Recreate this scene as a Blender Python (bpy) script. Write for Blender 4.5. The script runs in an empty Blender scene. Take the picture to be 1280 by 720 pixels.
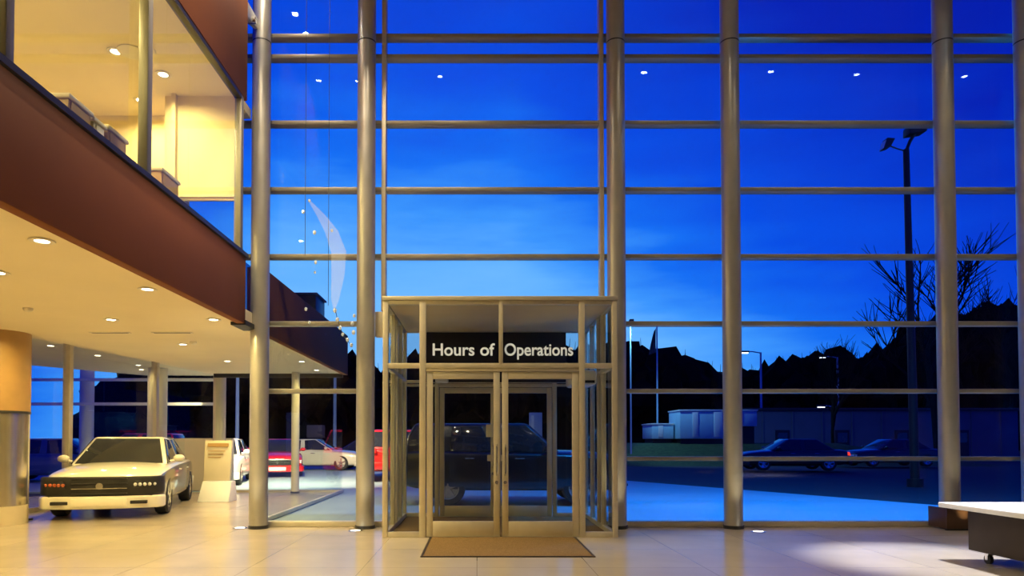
import bpy, bmesh, math, random
from mathutils import Vector, Matrix
random.seed(7)
SC = bpy.context.scene
COL = SC.collection
PI = math.pi

# ---------------------------------------------------------------- helpers
def link(o):
    COL.objects.link(o); return o

def tag(o, label=None, cat=None, group=None, kind=None):
    if label: o['label'] = label
    if cat: o['category'] = cat
    if group: o['group'] = group
    if kind: o['kind'] = kind
    return o

def empty(name, loc=(0, 0, 0), rz=0.0, label=None, cat=None, group=None, kind=None, parent=None):
    o = bpy.data.objects.new(name, None); link(o)
    o.empty_display_size = 0.2
    o.location = loc; o.rotation_euler = (0, 0, rz)
    if parent: o.parent = parent
    return tag(o, label, cat, group, kind)

class MB:
    """collects shapes; build() links them as one mesh object"""
    def __init__(self, off=(0, 0, 0)):
        self.bm = bmesh.new(); self.off = Vector(off)
    def v(self, p): return self.bm.verts.new(Vector(p) - self.off)
    def f(self, vs):
        try: return self.bm.faces.new(vs)
        except ValueError: return None
    def box(self, x0, x1, y0, y1, z0, z1):
        p = [self.v(c) for c in ((x0,y0,z0),(x1,y0,z0),(x1,y1,z0),(x0,y1,z0),(x0,y0,z1),(x1,y0,z1),(x1,y1,z1),(x0,y1,z1))]
        for q in ((3,2,1,0),(4,5,6,7),(0,1,5,4),(1,2,6,5),(2,3,7,6),(3,0,4,7)): self.f([p[i] for i in q])
        return self
    def hexa(self, pts):
        p = [self.v(c) for c in pts]
        for q in ((3,2,1,0),(4,5,6,7),(0,1,5,4),(1,2,6,5),(2,3,7,6),(3,0,4,7)): self.f([p[i] for i in q])
        return self
    def bar(self, a, b, w, h):
        """box beam from a to b, w horizontal, h in the other direction"""
        a, b = Vector(a), Vector(b); d = (b-a).normalized()
        up = Vector((0,0,1)) if abs(d.z) < .95 else Vector((0,1,0))
        s = d.cross(up).normalized()*w/2; u = s.cross(d).normalized()*h/2
        return self.hexa([a-s-u, a+s-u, b+s-u, b-s-u, a-s+u, a+s+u, b+s+u, b-s+u])
    def prism(self, poly, z0, z1):
        n = len(poly)
        a = [self.v((x,y,z0)) for x,y in poly]; b = [self.v((x,y,z1)) for x,y in poly]
        self.f(a[::-1]); self.f(b)
        for i in range(n): self.f([a[i], a[(i+1)%n], b[(i+1)%n], b[i]])
        return self
    def ring(self, c, d, r, n):
        c, d = Vector(c), Vector(d).normalized()
        up = Vector((0,0,1)) if abs(d.z) < .95 else Vector((1,0,0))
        s = d.cross(up).normalized(); u = s.cross(d)
        return [self.v(c + s*r*math.cos(2*PI*i/n) + u*r*math.sin(2*PI*i/n)) for i in range(n)]
    def skin(self, rings, cap=True):
        for a, b in zip(rings, rings[1:]):
            n = len(a)
            for i in range(n): self.f([a[i], a[(i+1)%n], b[(i+1)%n], b[i]])
        if cap: self.f(rings[0][::-1]); self.f(rings[-1])
        return self
    def cyl(self, a, b, r0, r1=None, n=24, cap=True):
        d = Vector(b)-Vector(a)
        return self.skin([self.ring(a, d, r0, n), self.ring(b, d, r0 if r1 is None else r1, n)], cap)
    def tube(self, pts, r, n=8):
        pts = [Vector(p) for p in pts]; rs = r if isinstance(r, (list,tuple)) else [r]*len(pts)
        rings = []
        for i, p in enumerate(pts):
            d = pts[min(i+1, len(pts)-1)] - pts[max(i-1, 0)]
            rings.append(self.ring(p, d, rs[i], n))
        return self.skin(rings)
    def lathe(self, c, axis, prof, n=32, closed=False):
        """prof: list of (distance along axis, radius)"""
        c, ax = Vector(c), Vector(axis).normalized()
        rings = [self.ring(c+ax*t, ax, max(r, 1e-4), n) for t, r in prof]
        if closed: rings.append(rings[0]); return self.skin(rings, False)
        return self.skin(rings)
    def ball(self, c, r, sub=2, sc=(1,1,1), jit=0.0):
        res = bmesh.ops.create_icosphere(self.bm, subdivisions=sub, radius=1.0)
        for v in res['verts']:
            k = 1 + (random.uniform(-jit, jit) if jit else 0)
            v.co = Vector((v.co.x*r*sc[0]*k, v.co.y*r*sc[1]*k, v.co.z*r*sc[2]*k)) + Vector(c) - self.off
        return self
    def build(self, name, mat, parent=None, bevel=0.0, seg=2, smooth=None, sub=0):
        bm = self.bm
        bmesh.ops.recalc_face_normals(bm, faces=bm.faces)
        me = bpy.data.meshes.new(name); bm.to_mesh(me); bm.free()
        o = bpy.data.objects.new(name, me); link(o)
        if mat: me.materials.append(mat)
        if parent: o.parent = parent
        if bevel:
            m = o.modifiers.new('b', 'BEVEL'); m.width = bevel; m.segments = seg; m.limit_method = 'ANGLE'; m.angle_limit = .6
        if sub:
            m = o.modifiers.new('s', 'SUBSURF'); m.levels = sub; m.render_levels = sub
        if bevel or sub: bake(o)
        if smooth is not None or bevel:
            shade(o, smooth or 35)
        return o

def bake(o):
    dg = bpy.context.evaluated_depsgraph_get()
    me = bpy.data.meshes.new_from_object(o.evaluated_get(dg))
    o.modifiers.clear(); o.data = me

def shade(o, deg=35):
    me = o.data
    me.polygons.foreach_set('use_smooth', [True]*len(me.polygons))
    me.set_sharp_from_angle(angle=math.radians(deg)); me.update()

def carve(o, cutter):
    m = o.modifiers.new('c', 'BOOLEAN'); m.operation = 'DIFFERENCE'; m.object = cutter; m.solver = 'EXACT'
    bake(o)
    me = cutter.data; bpy.data.objects.remove(cutter); bpy.data.meshes.remove(me)

# ---------------------------------------------------------------- materials
def mat(name, col, rough=.5, metal=0.0, spec=.5, coat=0.0, var=0.0, scale=3.0, emit=None, estr=0.0, bump=0.0, rvar=0.0):
    m = bpy.data.materials.new(name); m.use_nodes = True
    nt = m.node_tree; b = nt.nodes['Principled BSDF']
    b.inputs['Base Color'].default_value = (*col, 1); b.inputs['Roughness'].default_value = rough
    b.inputs['Metallic'].default_value = metal; b.inputs['Specular IOR Level'].default_value = spec
    b.inputs['Coat Weight'].default_value = coat; b.inputs['Coat Roughness'].default_value = .05
    if emit:
        b.inputs['Emission Color'].default_value = (*emit, 1); b.inputs['Emission Strength'].default_value = estr
    if var or bump or rvar:
        tc = nt.nodes.new('ShaderNodeTexCoord'); n = nt.nodes.new('ShaderNodeTexNoise')
        n.inputs['Scale'].default_value = scale; n.inputs['Detail'].default_value = 5
        nt.links.new(tc.outputs['Object'], n.inputs['Vector'])
        if var:
            r = nt.nodes.new('ShaderNodeValToRGB')
            r.color_ramp.elements[0].position = .3; r.color_ramp.elements[1].position = .7
            r.color_ramp.elements[0].color = (*[c*(1-var) for c in col], 1)
            r.color_ramp.elements[1].color = (*[min(1, c*(1+var)) for c in col], 1)
            nt.links.new(n.outputs['Fac'], r.inputs['Fac']); nt.links.new(r.outputs['Color'], b.inputs['Base Color'])
        if bump:
            bp = nt.nodes.new('ShaderNodeBump'); bp.inputs['Strength'].default_value = bump; bp.inputs['Distance'].default_value = .02
            nt.links.new(n.outputs['Fac'], bp.inputs['Height']); nt.links.new(bp.outputs['Normal'], b.inputs['Normal'])
        if rvar:
            mr = nt.nodes.new('ShaderNodeMapRange'); mr.inputs['To Min'].default_value = rough-rvar; mr.inputs['To Max'].default_value = rough+rvar
            nt.links.new(n.outputs['Fac'], mr.inputs['Value']); nt.links.new(mr.outputs['Result'], b.inputs['Roughness'])
    return m

def glass_mat(name, tint=(.93,.97,.98), ior=1.45, gain=1.0, base=0.0):
    m = bpy.data.materials.new(name); m.use_nodes = True
    nt = m.node_tree; nt.nodes.clear(); N = nt.nodes.new; L = nt.links.new
    out = N('ShaderNodeOutputMaterial'); tr = N('ShaderNodeBsdfTransparent'); gl = N('ShaderNodeBsdfGlossy')
    tr.inputs['Color'].default_value = (*tint, 1); gl.inputs['Roughness'].default_value = 0.0
    fr = N('ShaderNodeFresnel'); fr.inputs['IOR'].default_value = ior
    ge = N('ShaderNodeNewGeometry'); inv = N('ShaderNodeMath'); inv.operation = 'SUBTRACT'; inv.inputs[0].default_value = 1
    L(ge.outputs['Backfacing'], inv.inputs[1])
    g = N('ShaderNodeMath'); g.operation = 'MULTIPLY_ADD'; g.inputs[1].default_value = gain; g.inputs[2].default_value = base
    L(fr.outputs['Fac'], g.inputs[0])
    mu = N('ShaderNodeMath'); mu.operation = 'MULTIPLY'; mu.use_clamp = True
    L(g.outputs[0], mu.inputs[0]); L(inv.outputs[0], mu.inputs[1])
    mx = N('ShaderNodeMixShader'); L(mu.outputs[0], mx.inputs['Fac']); L(tr.outputs[0], mx.inputs[1]); L(gl.outputs[0], mx.inputs[2])
    L(mx.outputs[0], out.inputs['Surface'])
    return m

def tile_mat(name, c1, c2, mortar, sx, rough, spec=.5, rv=.05):
    m = mat(name, c1, rough, spec=spec); nt = m.node_tree; b = nt.nodes['Principled BSDF']; N = nt.nodes.new; L = nt.links.new
    tc = N('ShaderNodeTexCoord'); br = N('ShaderNodeTexBrick')
    br.offset = 0.0; br.inputs['Scale'].default_value = 1.0; br.inputs['Brick Width'].default_value = sx; br.inputs['Row Height'].default_value = sx
    br.inputs['Mortar Size'].default_value = .004; br.inputs['Mortar Smooth'].default_value = .2
    br.inputs['Color1'].default_value = (*c1, 1); br.inputs['Color2'].default_value = (*c2, 1); br.inputs['Mortar'].default_value = (*mortar, 1)
    L(tc.outputs['Object'], br.inputs['Vector'])
    no = N('ShaderNodeTexNoise'); no.inputs['Scale'].default_value = 1.7; no.inputs['Detail'].default_value = 8
    L(tc.outputs['Object'], no.inputs['Vector'])
    mx = N('ShaderNodeMixRGB'); mx.blend_type = 'MULTIPLY'; mx.inputs['Fac'].default_value = .35
    L(br.outputs['Color'], mx.inputs['Color1']); L(no.outputs['Color'], mx.inputs['Color2'])
    rg = N('ShaderNodeRGBToBW'); L(no.outputs['Color'], rg.inputs['Color'])
    mm = N('ShaderNodeMixRGB'); mm.blend_type = 'MULTIPLY'; mm.inputs['Fac'].default_value = .3
    L(br.outputs['Color'], mm.inputs['Color1']); L(rg.outputs['Val'], mm.inputs['Color2'])
    L(mm.outputs['Color'], b.inputs['Base Color'])
    mr = N('ShaderNodeMapRange'); mr.inputs['To Min'].default_value = rough-rv; mr.inputs['To Max'].default_value = rough+rv
    L(no.outputs['Fac'], mr.inputs['Value']); L(mr.outputs['Result'], b.inputs['Roughness'])
    return m

M = {}
M['floor'] = tile_mat('floor_tile', (.55,.47,.36), (.51,.43,.33), (.30,.24,.17), 1.2, .20, spec=.85)
M['paving'] = tile_mat('outdoor_paving', (.40,.52,.58), (.37,.49,.55), (.35,.35,.36), 2.4, .55, spec=.4)
M['asphalt'] = mat('asphalt', (.035,.036,.038), .75, var=.3, scale=9, bump=.2)
M['grass'] = mat('lawn', (.03,.06,.015), .9, var=.5, scale=6, bump=.5)
M['hill'] = mat('dark_hillside', (.008,.009,.007), 1, var=.4, scale=.4, spec=.1)
M['forest'] = mat('dark_woodland', (.006,.007,.006), 1, var=.5, scale=1.2, spec=0.05)
M['bark'] = mat('bark', (.018,.015,.012), .9, var=.4, scale=8, spec=.1)
M['ceiling'] = mat('ceiling_plaster', (.82,.72,.50), .8, var=.03, scale=1)
M['wallpaint'] = mat('wall_plaster', (.82,.70,.46), .8, var=.03, scale=1)
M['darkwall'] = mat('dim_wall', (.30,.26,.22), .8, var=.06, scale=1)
M['fascia'] = mat('brown_cladding', (.20,.062,.016), .7, spec=.2, var=.08, scale=.8)
M['steel'] = mat('satin_steel', (.46,.45,.42), .36, .55, var=.06, scale=5, rvar=.06)
M['alu'] = mat('anodised_frame', (.70,.64,.49), .38, .45, var=.05, scale=6)
M['rail'] = mat('rail_paint', (.27,.255,.21), .42, .25, var=.05, scale=6)
M['dark'] = mat('black_rubber', (.015,.015,.016), .5, var=.2, scale=10)
M['darkmetal'] = mat('dark_metal', (.05,.05,.055), .4, .5, var=.1, scale=8)
M['wood'] = mat('wood_veneer', (.40,.24,.085), .45, var=.12, scale=2.5)
M['brushed'] = mat('brushed_steel', (.62,.55,.40), .24, .85, var=.08, scale=3, rvar=.08)
M['stone'] = mat('plinth_stone', (.58,.50,.36), .4, var=.06, scale=4)
M['white'] = mat('white_laminate', (.82,.82,.80), .35, var=.02, scale=3)
M['cream'] = mat('cream_panel', (.78,.70,.52), .5, var=.03, scale=3)
M['espresso'] = mat('espresso_laminate', (.045,.033,.024), .6, spec=.2, var=.12, scale=3)
M['chrome'] = mat('chrome', (.75,.74,.72), .15, 1.0, var=.04, scale=8)
M['mat'] = mat('brown_carpet', (.20,.125,.05), .95, var=.25, scale=60, bump=.4, spec=.1)
M['vceil'] = mat('vestibule_ceiling', (.66,.53,.32), .7, var=.04, scale=2)
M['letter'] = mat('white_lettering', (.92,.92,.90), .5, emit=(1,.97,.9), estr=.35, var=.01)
M['glass'] = glass_mat('clear_glass', (.95,.98,.99), 1.42, .8)
M['cglass'] = glass_mat('curtain_glass', (.94,.975,1.0), 1.45, .85)
M['vglass'] = glass_mat('vestibule_glass', (.90,.92,.92), 1.45, .9)
M['skytint'] = mat('sky_tinted_panel', (.01,.05,.30), .08, 0, spec=1.0, coat=1, var=.05)  # reflected sky put into the blue base colour
M['lamp'] = mat('lamp_lens', (1,1,1), .4, emit=(1,.86,.6), estr=14, var=.01)
M['lampcool'] = mat('lamp_lens_cool', (1,1,1), .4, emit=(.75,.88,1), estr=90, var=.01)
M['uplamp'] = mat('uplight_lens', (1,1,1), .4, emit=(1,.95,.8), estr=6, var=.01)
M['streetlamp'] = mat('street_lens', (1,1,1), .4, emit=(.95,.95,1), estr=5, var=.01)
M['trimring'] = mat('lamp_trim', (.75,.70,.58), .4, var=.03)
M['carglass'] = mat('car_window', (.02,.022,.025), .06, spec=.8, var=.1)
M['tyre'] = mat('tyre_rubber', (.018,.018,.018), .7, var=.2, scale=12)
M['headlamp'] = mat('headlamp', (.8,.82,.85), .12, .3, var=.03)
M['taillamp'] = mat('tail_lamp', (.5,.01,.01), .2, emit=(1,.05,.02), estr=1.2, var=.03)
M['plate'] = mat('plate_panel', (.85,.80,.66), .5, var=.02)
M['amber'] = mat('amber_lens', (.45,.12,.05), .2, var=.03)
def paint(name, c): return mat('paint_'+name, c, .28, 0, .5, coat=1.0, var=.02)
P = {k: paint(k, c) for k, c in dict(show=(.82,.78,.66), white=(.82,.80,.74), pearl=(.80,.77,.68), red=(.50,.012,.012), cream=(.72,.66,.50), black=(.012,.012,.014), navy=(.004,.005,.009), blue=(.05,.09,.25), silver=(.42,.43,.45)).items()}
M['cabin'] = mat('cabin_paint', (.42,.68,.80), .5, var=.04)
M['panelblue'] = mat('sign_face_blue', (.18,.38,.62), .4, var=.05, scale=2)
M['building'] = mat('render_grey', (.16,.18,.24), .9, var=.1, scale=.6)
M['flag'] = mat('flag_cloth', (.10,.10,.09), .9, var=.5, scale=3)
M['crystal'] = mat('crystal_bead', (.75,.85,1.0), .05, spec=1.0, coat=1, var=.05)
M['ribbon'] = mat('frosted_ribbon', (.9,.92,1.0), .3, var=.02); M['ribbon'].node_tree.nodes['Principled BSDF'].inputs['Alpha'].default_value = .13
M['boxbrown'] = mat('box_brown', (.085,.040,.016), .5, var=.1)
M['signdark'] = mat('dark_sign_panel', (.012,.012,.028), .35, var=.1)
M['copper'] = mat('warm_veneer', (.50,.30,.11), .5, var=.1)
M['olive'] = mat('drawer_front', (.34,.20,.035), .5, var=.1)

# ---------------------------------------------------------------- world: dusk sky, brighter low in the west (view direction), deep blue above
def world():
    w = bpy.data.worlds.new('dusk'); SC.world = w; w.use_nodes = True
    nt = w.node_tree; nt.nodes.clear(); N = nt.nodes.new; L = nt.links.new
    out = N('ShaderNodeOutputWorld'); bg = N('ShaderNodeBackground'); L(bg.outputs[0], out.inputs['Surface'])
    tc = N('ShaderNodeTexCoord'); sp = N('ShaderNodeSeparateXYZ'); L(tc.outputs['Generated'], sp.inputs[0])
    def math_(op, a, b=None, c=None, clamp=False):
        n = N('ShaderNodeMath'); n.operation = op; n.use_clamp = clamp
        for i, x in enumerate((a, b, c)):
            if x is None: continue
            if isinstance(x, (int, float)): n.inputs[i].default_value = x
            else: L(x, n.inputs[i])
        return n.outputs[0]
    el = math_('MULTIPLY', math_('ARCSINE', sp.outputs['Z']), 180/PI)
    az = math_('MULTIPLY', math_('ARCTAN2', sp.outputs['X'], sp.outputs['Y']), 180/PI)
    penr = math_('MULTIPLY', math_('MINIMUM', math_('MAXIMUM', math_('SUBTRACT', az, 3), 0), 60), .66)
    penl = math_('MULTIPLY', math_('MINIMUM', math_('MAXIMUM', math_('SUBTRACT', math_('MULTIPLY', az, -1), 16), 0), 40), 1.15)
    pen = math_('ADD', penr, penl)
    # cloud streaks low on the horizon
    mp = N('ShaderNodeMapping'); mp.inputs['Scale'].default_value = (3.0, 3.0, 16.0); L(tc.outputs['Generated'], mp.inputs['Vector'])
    no = N('ShaderNodeTexNoise'); no.inputs['Scale'].default_value = 1.3; no.inputs['Detail'].default_value = 6; no.inputs['Roughness'].default_value = .55
    L(mp.outputs[0], no.inputs['Vector'])
    cl = math_('MULTIPLY', math_('SUBTRACT', no.outputs['Fac'], .5), 11)
    e2 = math_('ADD', math_('ADD', el, pen), cl)
    rp = N('ShaderNodeValToRGB'); L(math_('DIVIDE', e2, 60, clamp=True), rp.inputs['Fac'])
    cr = rp.color_ramp
    stops = [(0, (.26,.60,1.15)), (11, (.20,.56,1.15)), (15, (.15,.50,1.12)), (19, (.055,.34,1.06)), (23, (.010,.18,.97)), (29, (.003,.085,.84)), (37, (.002,.050,.70)), (46, (.0015,.017,.50)), (60, (.001,.008,.36))]
    cr.elements[0].position = 0; cr.elements[0].color = (*stops[0][1], 1)
    cr.elements[1].position = 1; cr.elements[1].color = (*stops[-1][1], 1)
    for d, c in stops[1:-1]:
        e = cr.elements.new(d/60); e.color = (*c, 1)
    L(rp.outputs['Color'], bg.inputs['Color']); bg.inputs['Strength'].default_value = .96
world()

# ---------------------------------------------------------------- camera
cam_d = bpy.data.cameras.new('camera'); cam = bpy.data.objects.new('camera', cam_d); link(cam); SC.camera = cam
cam_d.sensor_width = 36; cam_d.lens = 36*850/1280
cam_d.shift_x = (640-596.2)/1280; cam_d.shift_y = (530.3-360)/1280
cam.location = (0, 0, 1.338); cam.rotation_euler = (math.radians(90+1.38), 0, 0)
cam_d.clip_end = 600

D = 10.66           # plane of the curtain wall glass
MOD = 1.056         # rail spacing
ZT = 8.75           # top of the curtain wall
ZW = 3.08           # low ceiling of the showroom wing

# ---------------------------------------------------------------- room shell
def struct(name, mb, m, parent=None, **k):
    o = mb.build(name, m, parent, **k)
    if not parent: o['kind'] = 'structure'
    return o

struct('floor', MB().prism([(-13,-4),(12,-4),(12,10.62),(-3.5,10.62),(-3.5,17.7),(-9.6,17.7),(-13,13.2)], -.15, 0), M['floor'])
struct('ceiling_lobby', MB().box(-3.35, 12, -4, 10.8, 8.62, 8.8), M['darkwall'])
struct('ceiling_showroom', MB().prism([(-7.5-.62,-4),(-3.42,-4),(-3.42,17.72),(-6.87,17.72),(-6.87,17.7),(-7.5,11.3),(-7.98,6.4)], ZW, ZW+.2), M['ceiling'])
struct('ceiling_canopy', MB().prism([(-13.5,-4),(-7.6,-4),(-7.4,11.3),(-6.8,17.74),(-7.6,20.7),(-10.1,20.65),(-11.8,17.75),(-13.5,14.9)], ZW+.24, ZW+.4), M['ceiling'])
struct('wall_right', MB().box(12, 12.2, -4, 10.8, -.1, 8.8), M['darkwall'])
struct('wall_back', MB().box(-13.2, 12.2, -4.2, -4, -.1, 8.8), M['darkwall'])
struct('wall_left', MB().box(-13.2, -13, -4, 9.6, -.1, 3.3), M['wallpaint'])
# balcony: low fascia band, upper band, floor slab
XF = -3.4
struct('trim_balcony', MB().box(XF-.12, XF, -4, 9.95, ZW-.03, 4.03), M['fascia'], bevel=.012)
struct('trim_balcony_edge', MB().box(XF-.10, XF+.03, -4, 9.98, 4.03, 4.085), M['darkmetal'])
struct('trim_upper', MB().box(XF-.12, XF, -4, 9.95, 6.36, 8.8), M['fascia'], bevel=.012)
struct('trim_soffit_edge', MB().box(XF-.2, XF+.02, 9.90, 10.45, ZW-.05, ZW+.02), M['dark'])
struct('trim_return', MB().box(XF-.16, XF-.13, 9.95, 10.6, ZW+.02, 4.06), M['skytint'])  # panel added to show sky blue past the fascia end
struct('floor_upper', MB().box(-11, XF-.13, -4, 9.8, 3.62, 3.92), M['darkwall'])
struct('ceiling_upper', MB().box(-11, XF-.13, -4, 10.5, 6.36, 6.5), M['ceiling'])
struct('wall_upper_back', MB().box(-11.1, -11, -4, 10.5, 3.9, 6.36), M['wallpaint'])
struct('wall_upper_end', MB().box(-4.42, XF-.13, 9.80, 9.92, 4.88, 6.36), M['wallpaint'])
struct('wall_upper_return', MB().box(-4.55, -4.43, 9.80, 10.39, 3.9, 6.36), M['wallpaint'])
struct('wall_upper_far', MB().box(-11, -4.56, 10.4, 10.5, 3.9, 6.36), M['wallpaint'])
struct('wall_upper_near', MB().box(-11, XF-.13, -4.1, -4, 3.9, 6.36), M['wallpaint'])
struct('trim_upper_post', MB().box(-4.42, -4.36, 9.72, 9.80, 3.92, 6.36), M['wallpaint'])
w = empty('window_end', (-3.9, 9.86, 3.92), kind='structure')
MB((-3.9,9.86,3.92)).box(-4.36, XF-.13, 9.85, 9.862, 3.96, 4.84).build('glass_pane', M['glass'], w)
f = MB((-3.9,9.86,3.92)).box(-4.36, XF-.13, 9.83, 9.88, 4.84, 4.88).box(-4.36, XF-.13, 9.83, 9.88, 3.92, 3.96)
f.build('window_frame', M['alu'], w)
# balcony glazing
w = empty('window_balcony', (XF-.05, 3, 4.08), kind='structure')
MO = (XF-.05, 3, 4.08)
for y0, y1 in ((-4, 4.87), (4.93, 6.97), (7.05, 9.74)):
    MB(MO).box(XF-.06, XF-.048, y0, y1, 4.09, 6.35).build('glass_pane', M['glass'], w)
for y, wd in ((4.90,.09), (7.01,.10), (9.79,.10)):
    MB(MO).box(XF-.11, XF-.01, y-wd/2, y+wd/2, 4.085, 6.36).build('mullion', M['rail'], w, bevel=.006)
MB(MO).box(XF-.11, XF-.01, -4, 9.74, 6.30, 6.36).build('head_rail', M['darkmetal'], w)

# ---------------------------------------------------------------- curtain wall bays (one window per bay between columns)
COLX = [-3.34, -1.71, 2.15, 3.92, 7.23, 8.5]
RZ_ALL = [MOD*k for k in range(1, 8)] + [7.72]
def bay(name, x0, x1, zlist, zsill=0.0, mull=(), pane_gap=None):
    o = empty(name, ((x0+x1)/2, D, zsill), kind='structure')
    off = ((x0+x1)/2, D, zsill)
    zs = [zsill] + list(zlist) + [ZT]
    for a, b in zip(zs, zs[1:]):
        MB(off).box(x0+.01, x1-.01, D, D+.012, a+.02, b-.02).build('glass_pane', M['cglass'], o)
    for z in zlist:
        up = z > 3.4
        MB(off).box(x0, x1, D-.10, D+.06, z-.034, z+.034).build('rail', M['rail'], o, bevel=.012)
    if zsill == 0: MB(off).box(x0, x1, D-.09, D+.08, 0, .085).build('sill', M['alu'], o, bevel=.01)
    for x in mull:
        MB(off).box(x-.035, x+.035, D-.12, D+.06, zsill, ZT).build('mullion', M['alu'], o, bevel=.01)
    return o
bay('window_1', -9.0, -3.34, [z for z in RZ_ALL if z > 4.1], 4.12)
bay('window_2', -3.34, -1.71, RZ_ALL[1:])
bay('window_3', -1.71, 2.15, [z for z in RZ_ALL if z > 3.4], 3.36, mull=(-1.46, 1.955))
bay('window_4', 2.15, 3.92, RZ_ALL)
bay('window_5', 3.92, 7.23, RZ_ALL)
bay('window_6', 7.23, 8.5, RZ_ALL)
bay('window_7', 8.5, 12, RZ_ALL)
# narrow infill panels between columns and the vestibule
w = empty('window_8', (-1.5, D, 0), kind='structure'); off = (-1.5, D, 0)
MB(off).box(-1.71, -1.34, D, D+.012, .06, 3.34).build('glass_pane', M['cglass'], w)
MB(off).box(-1.71, -1.34, D-.09, D+.08, 0, .085).build('sill', M['alu'], w)
MB(off).box(-1.58, -1.34, D-.16, D-.02, 2.95, 3.34).build('bracket_box', M['alu'], w, bevel=.01)
w = empty('window_9', (2.05, D, 0), kind='structure'); off = (2.05, D, 0)
MB(off).box(1.98, 2.15, D, D+.012, .06, 3.34).build('glass_pane', M['cglass'], w)
MB(off).box(1.98, 2.15, D-.09, D+.08, 0, .085).build('sill', M['alu'], w)

# steel columns
clabels = ['round steel column at the end of the brown balcony fascia',
           'round steel column just left of the glass entrance vestibule',
           'round steel column rising behind the right corner of the vestibule',
           'round steel column standing free, first one right of the vestibule',
           'round steel column with its foot boxed in dark brown',
           'round steel column at the right edge of the photo behind the white table']
CY = 10.42
for x, lb in zip(COLX, clabels):
    c = empty('steel_column', (x, CY, 0), label=lb, cat='column', group='round steel columns of the glass facade')
    MB().cyl((0,0,.05), (0,0,8.62), .14, n=40).build('shaft', M['steel'], c, smooth=40)
    MB().cyl((0,0,0), (0,0,.05), .152, n=40).build('base_ring', M['darkmetal'], c, smooth=40)
    MB().cyl((0,0,7.50), (0,0,7.52), .1412, n=40).build('joint_ring', M['darkmetal'], c, smooth=40)
# bracket between balcony head and first column
b = empty('steel_bracket', (-3.46, 10.1, 7.55), label='steel pin bracket tying the upper fascia to the leftmost column', cat='bracket')
m = MB((-3.46,10.1,7.55)); m.hexa([(-3.52,9.93,7.62),(-3.40,9.93,7.62),(-3.36,10.32,7.66),(-3.42,10.32,7.66),(-3.52,9.93,7.86),(-3.40,9.93,7.86),(-3.36,10.32,7.80),(-3.42,10.32,7.80)])
m.build('arm', M['steel'], b, bevel=.01)
MB((-3.46,10.1,7.55)).cyl((-3.54,10.12,7.68),(-3.34,10.12,7.68),.045,n=16).build('pin', M['chrome'], b, smooth=40)

# ---------------------------------------------------------------- entrance vestibule
VF, VB = 9.42, 11.98
VX0, VX1 = -1.31, 1.95
VO = (.32, VF, 0)
V = empty('entrance_vestibule', VO, label='glazed entrance vestibule with double doors and white opening-hours lettering', cat='vestibule')
def vb(name, m, *boxes, bevel=.006, parent=None):
    mb = MB(VO)
    for bx in boxes: mb.box(*bx)
    return mb.build(name, M[m], parent or V, bevel=bevel)
A = 'alu'
xs_front = [(-1.31,-1.235), (-.80,-.71), (1.42,1.50), (1.88,1.95)]
for a, b in xs_front: vb('post', A, (a,b,VF,VF+.09,0,3.29))
vb('post', A, (.305,.362,VF,VF+.09,2.40,3.29))
vb('head_rail', A, (VX0,VX1,VF+.004,VF+.086,3.235,3.285))
vb('transom_bar', A, (VX0,VX1,VF+.003,VF+.087,2.345,2.415))
vb('door_header', A, (-.71,1.42,VF+.01,VF+.08,2.30,2.345))
for a, b in ((-1.235,-.80), (1.50,1.88)): vb('bottom_rail', A, (a,b,VF+.01,VF+.08,0,.075))
for a, b in ((-1.235,-.80), (-.71,.305), (.362,1.42), (1.50,1.88)):
    vb('glass_panel', 'vglass', (a,b,VF+.04,VF+.052,2.415,3.235), bevel=0)
for a, b in ((-1.235,-.80), (1.50,1.88)):
    vb('glass_panel', 'vglass', (a,b,VF+.04,VF+.052,.075,2.345), bevel=0)
# sides
for xs, s in ((VX0, 1), (VX1, -1)):
    a, b = (xs, xs+.075) if s > 0 else (xs-.075, xs)
    ys = [VF+.09, 10.28, 10.62, 11.25, VB-.07]
    for y in ys[1:4]: vb('side_post', A, (a,b,y-.035,y+.035,0,3.235))
    for z0, z1 in ((3.235,3.285), (2.35,2.41), (0,.075)): vb('side_rail', A, (a+.004,b-.004,VF+.09,VB-.07,z0,z1))
    gx = (a+b)/2
    for y0, y1 in zip(ys, ys[1:]):
        vb('glass_panel', 'vglass', (gx-.006,gx+.006,y0+.035*(y0>9.6),y1-.035*(y1<11.8),.075,3.235), bevel=0)
# back frame
for a, b in ((-1.31,-1.235), (-.74,-.665), (1.325,1.40), (1.88,1.95)): vb('post', A, (a,b,VB-.07,VB,0,3.29))
vb('head_rail', A, (VX0+.075,VX1-.075,VB-.066,VB-.004,3.235,3.285)); vb('transom_bar', A, (VX0+.075,VX1-.075,VB-.066,VB-.004,2.35,2.40))
vb('transom_bar', A, (-.665,1.325,VB-.066,VB-.004,2.28,2.34))
for a, b in ((-1.235,-.74), (1.40,1.88)):
    for z0, z1 in ((0,.075), (2.29,2.33)): vb('cross_rail', A, (a,b,VB-.06,VB-.01,z0,z1))
for a, b in ((-1.235,1.88),): vb('glass_panel', 'vglass', (a,b,VB-.04,VB-.028,2.40,3.235), bevel=0)
for a, b in ((-1.235,-.74), (1.40,1.88)): vb('glass_panel', 'vglass', (a,b,VB-.04,VB-.028,.075,2.29), bevel=0)
vb('dark_sign_panel', 'signdark', (-.90,1.56,VB-.10,VB-.07,2.36,3.235), bevel=.004)
vb('ceiling_panel', 'vceil', (VX0+.08,VX1-.08,VF+.09,VB-.07,3.245,3.275), bevel=0)
vb('roof', A, (VX0-.01,VX1+.01,VF-.01,VB+.02,3.29,3.35))
vb('entry_carpet', 'mat', (VX0+.08,VX1-.08,VF+.1,VB-.08,.002,.012), bevel=0)
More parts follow.
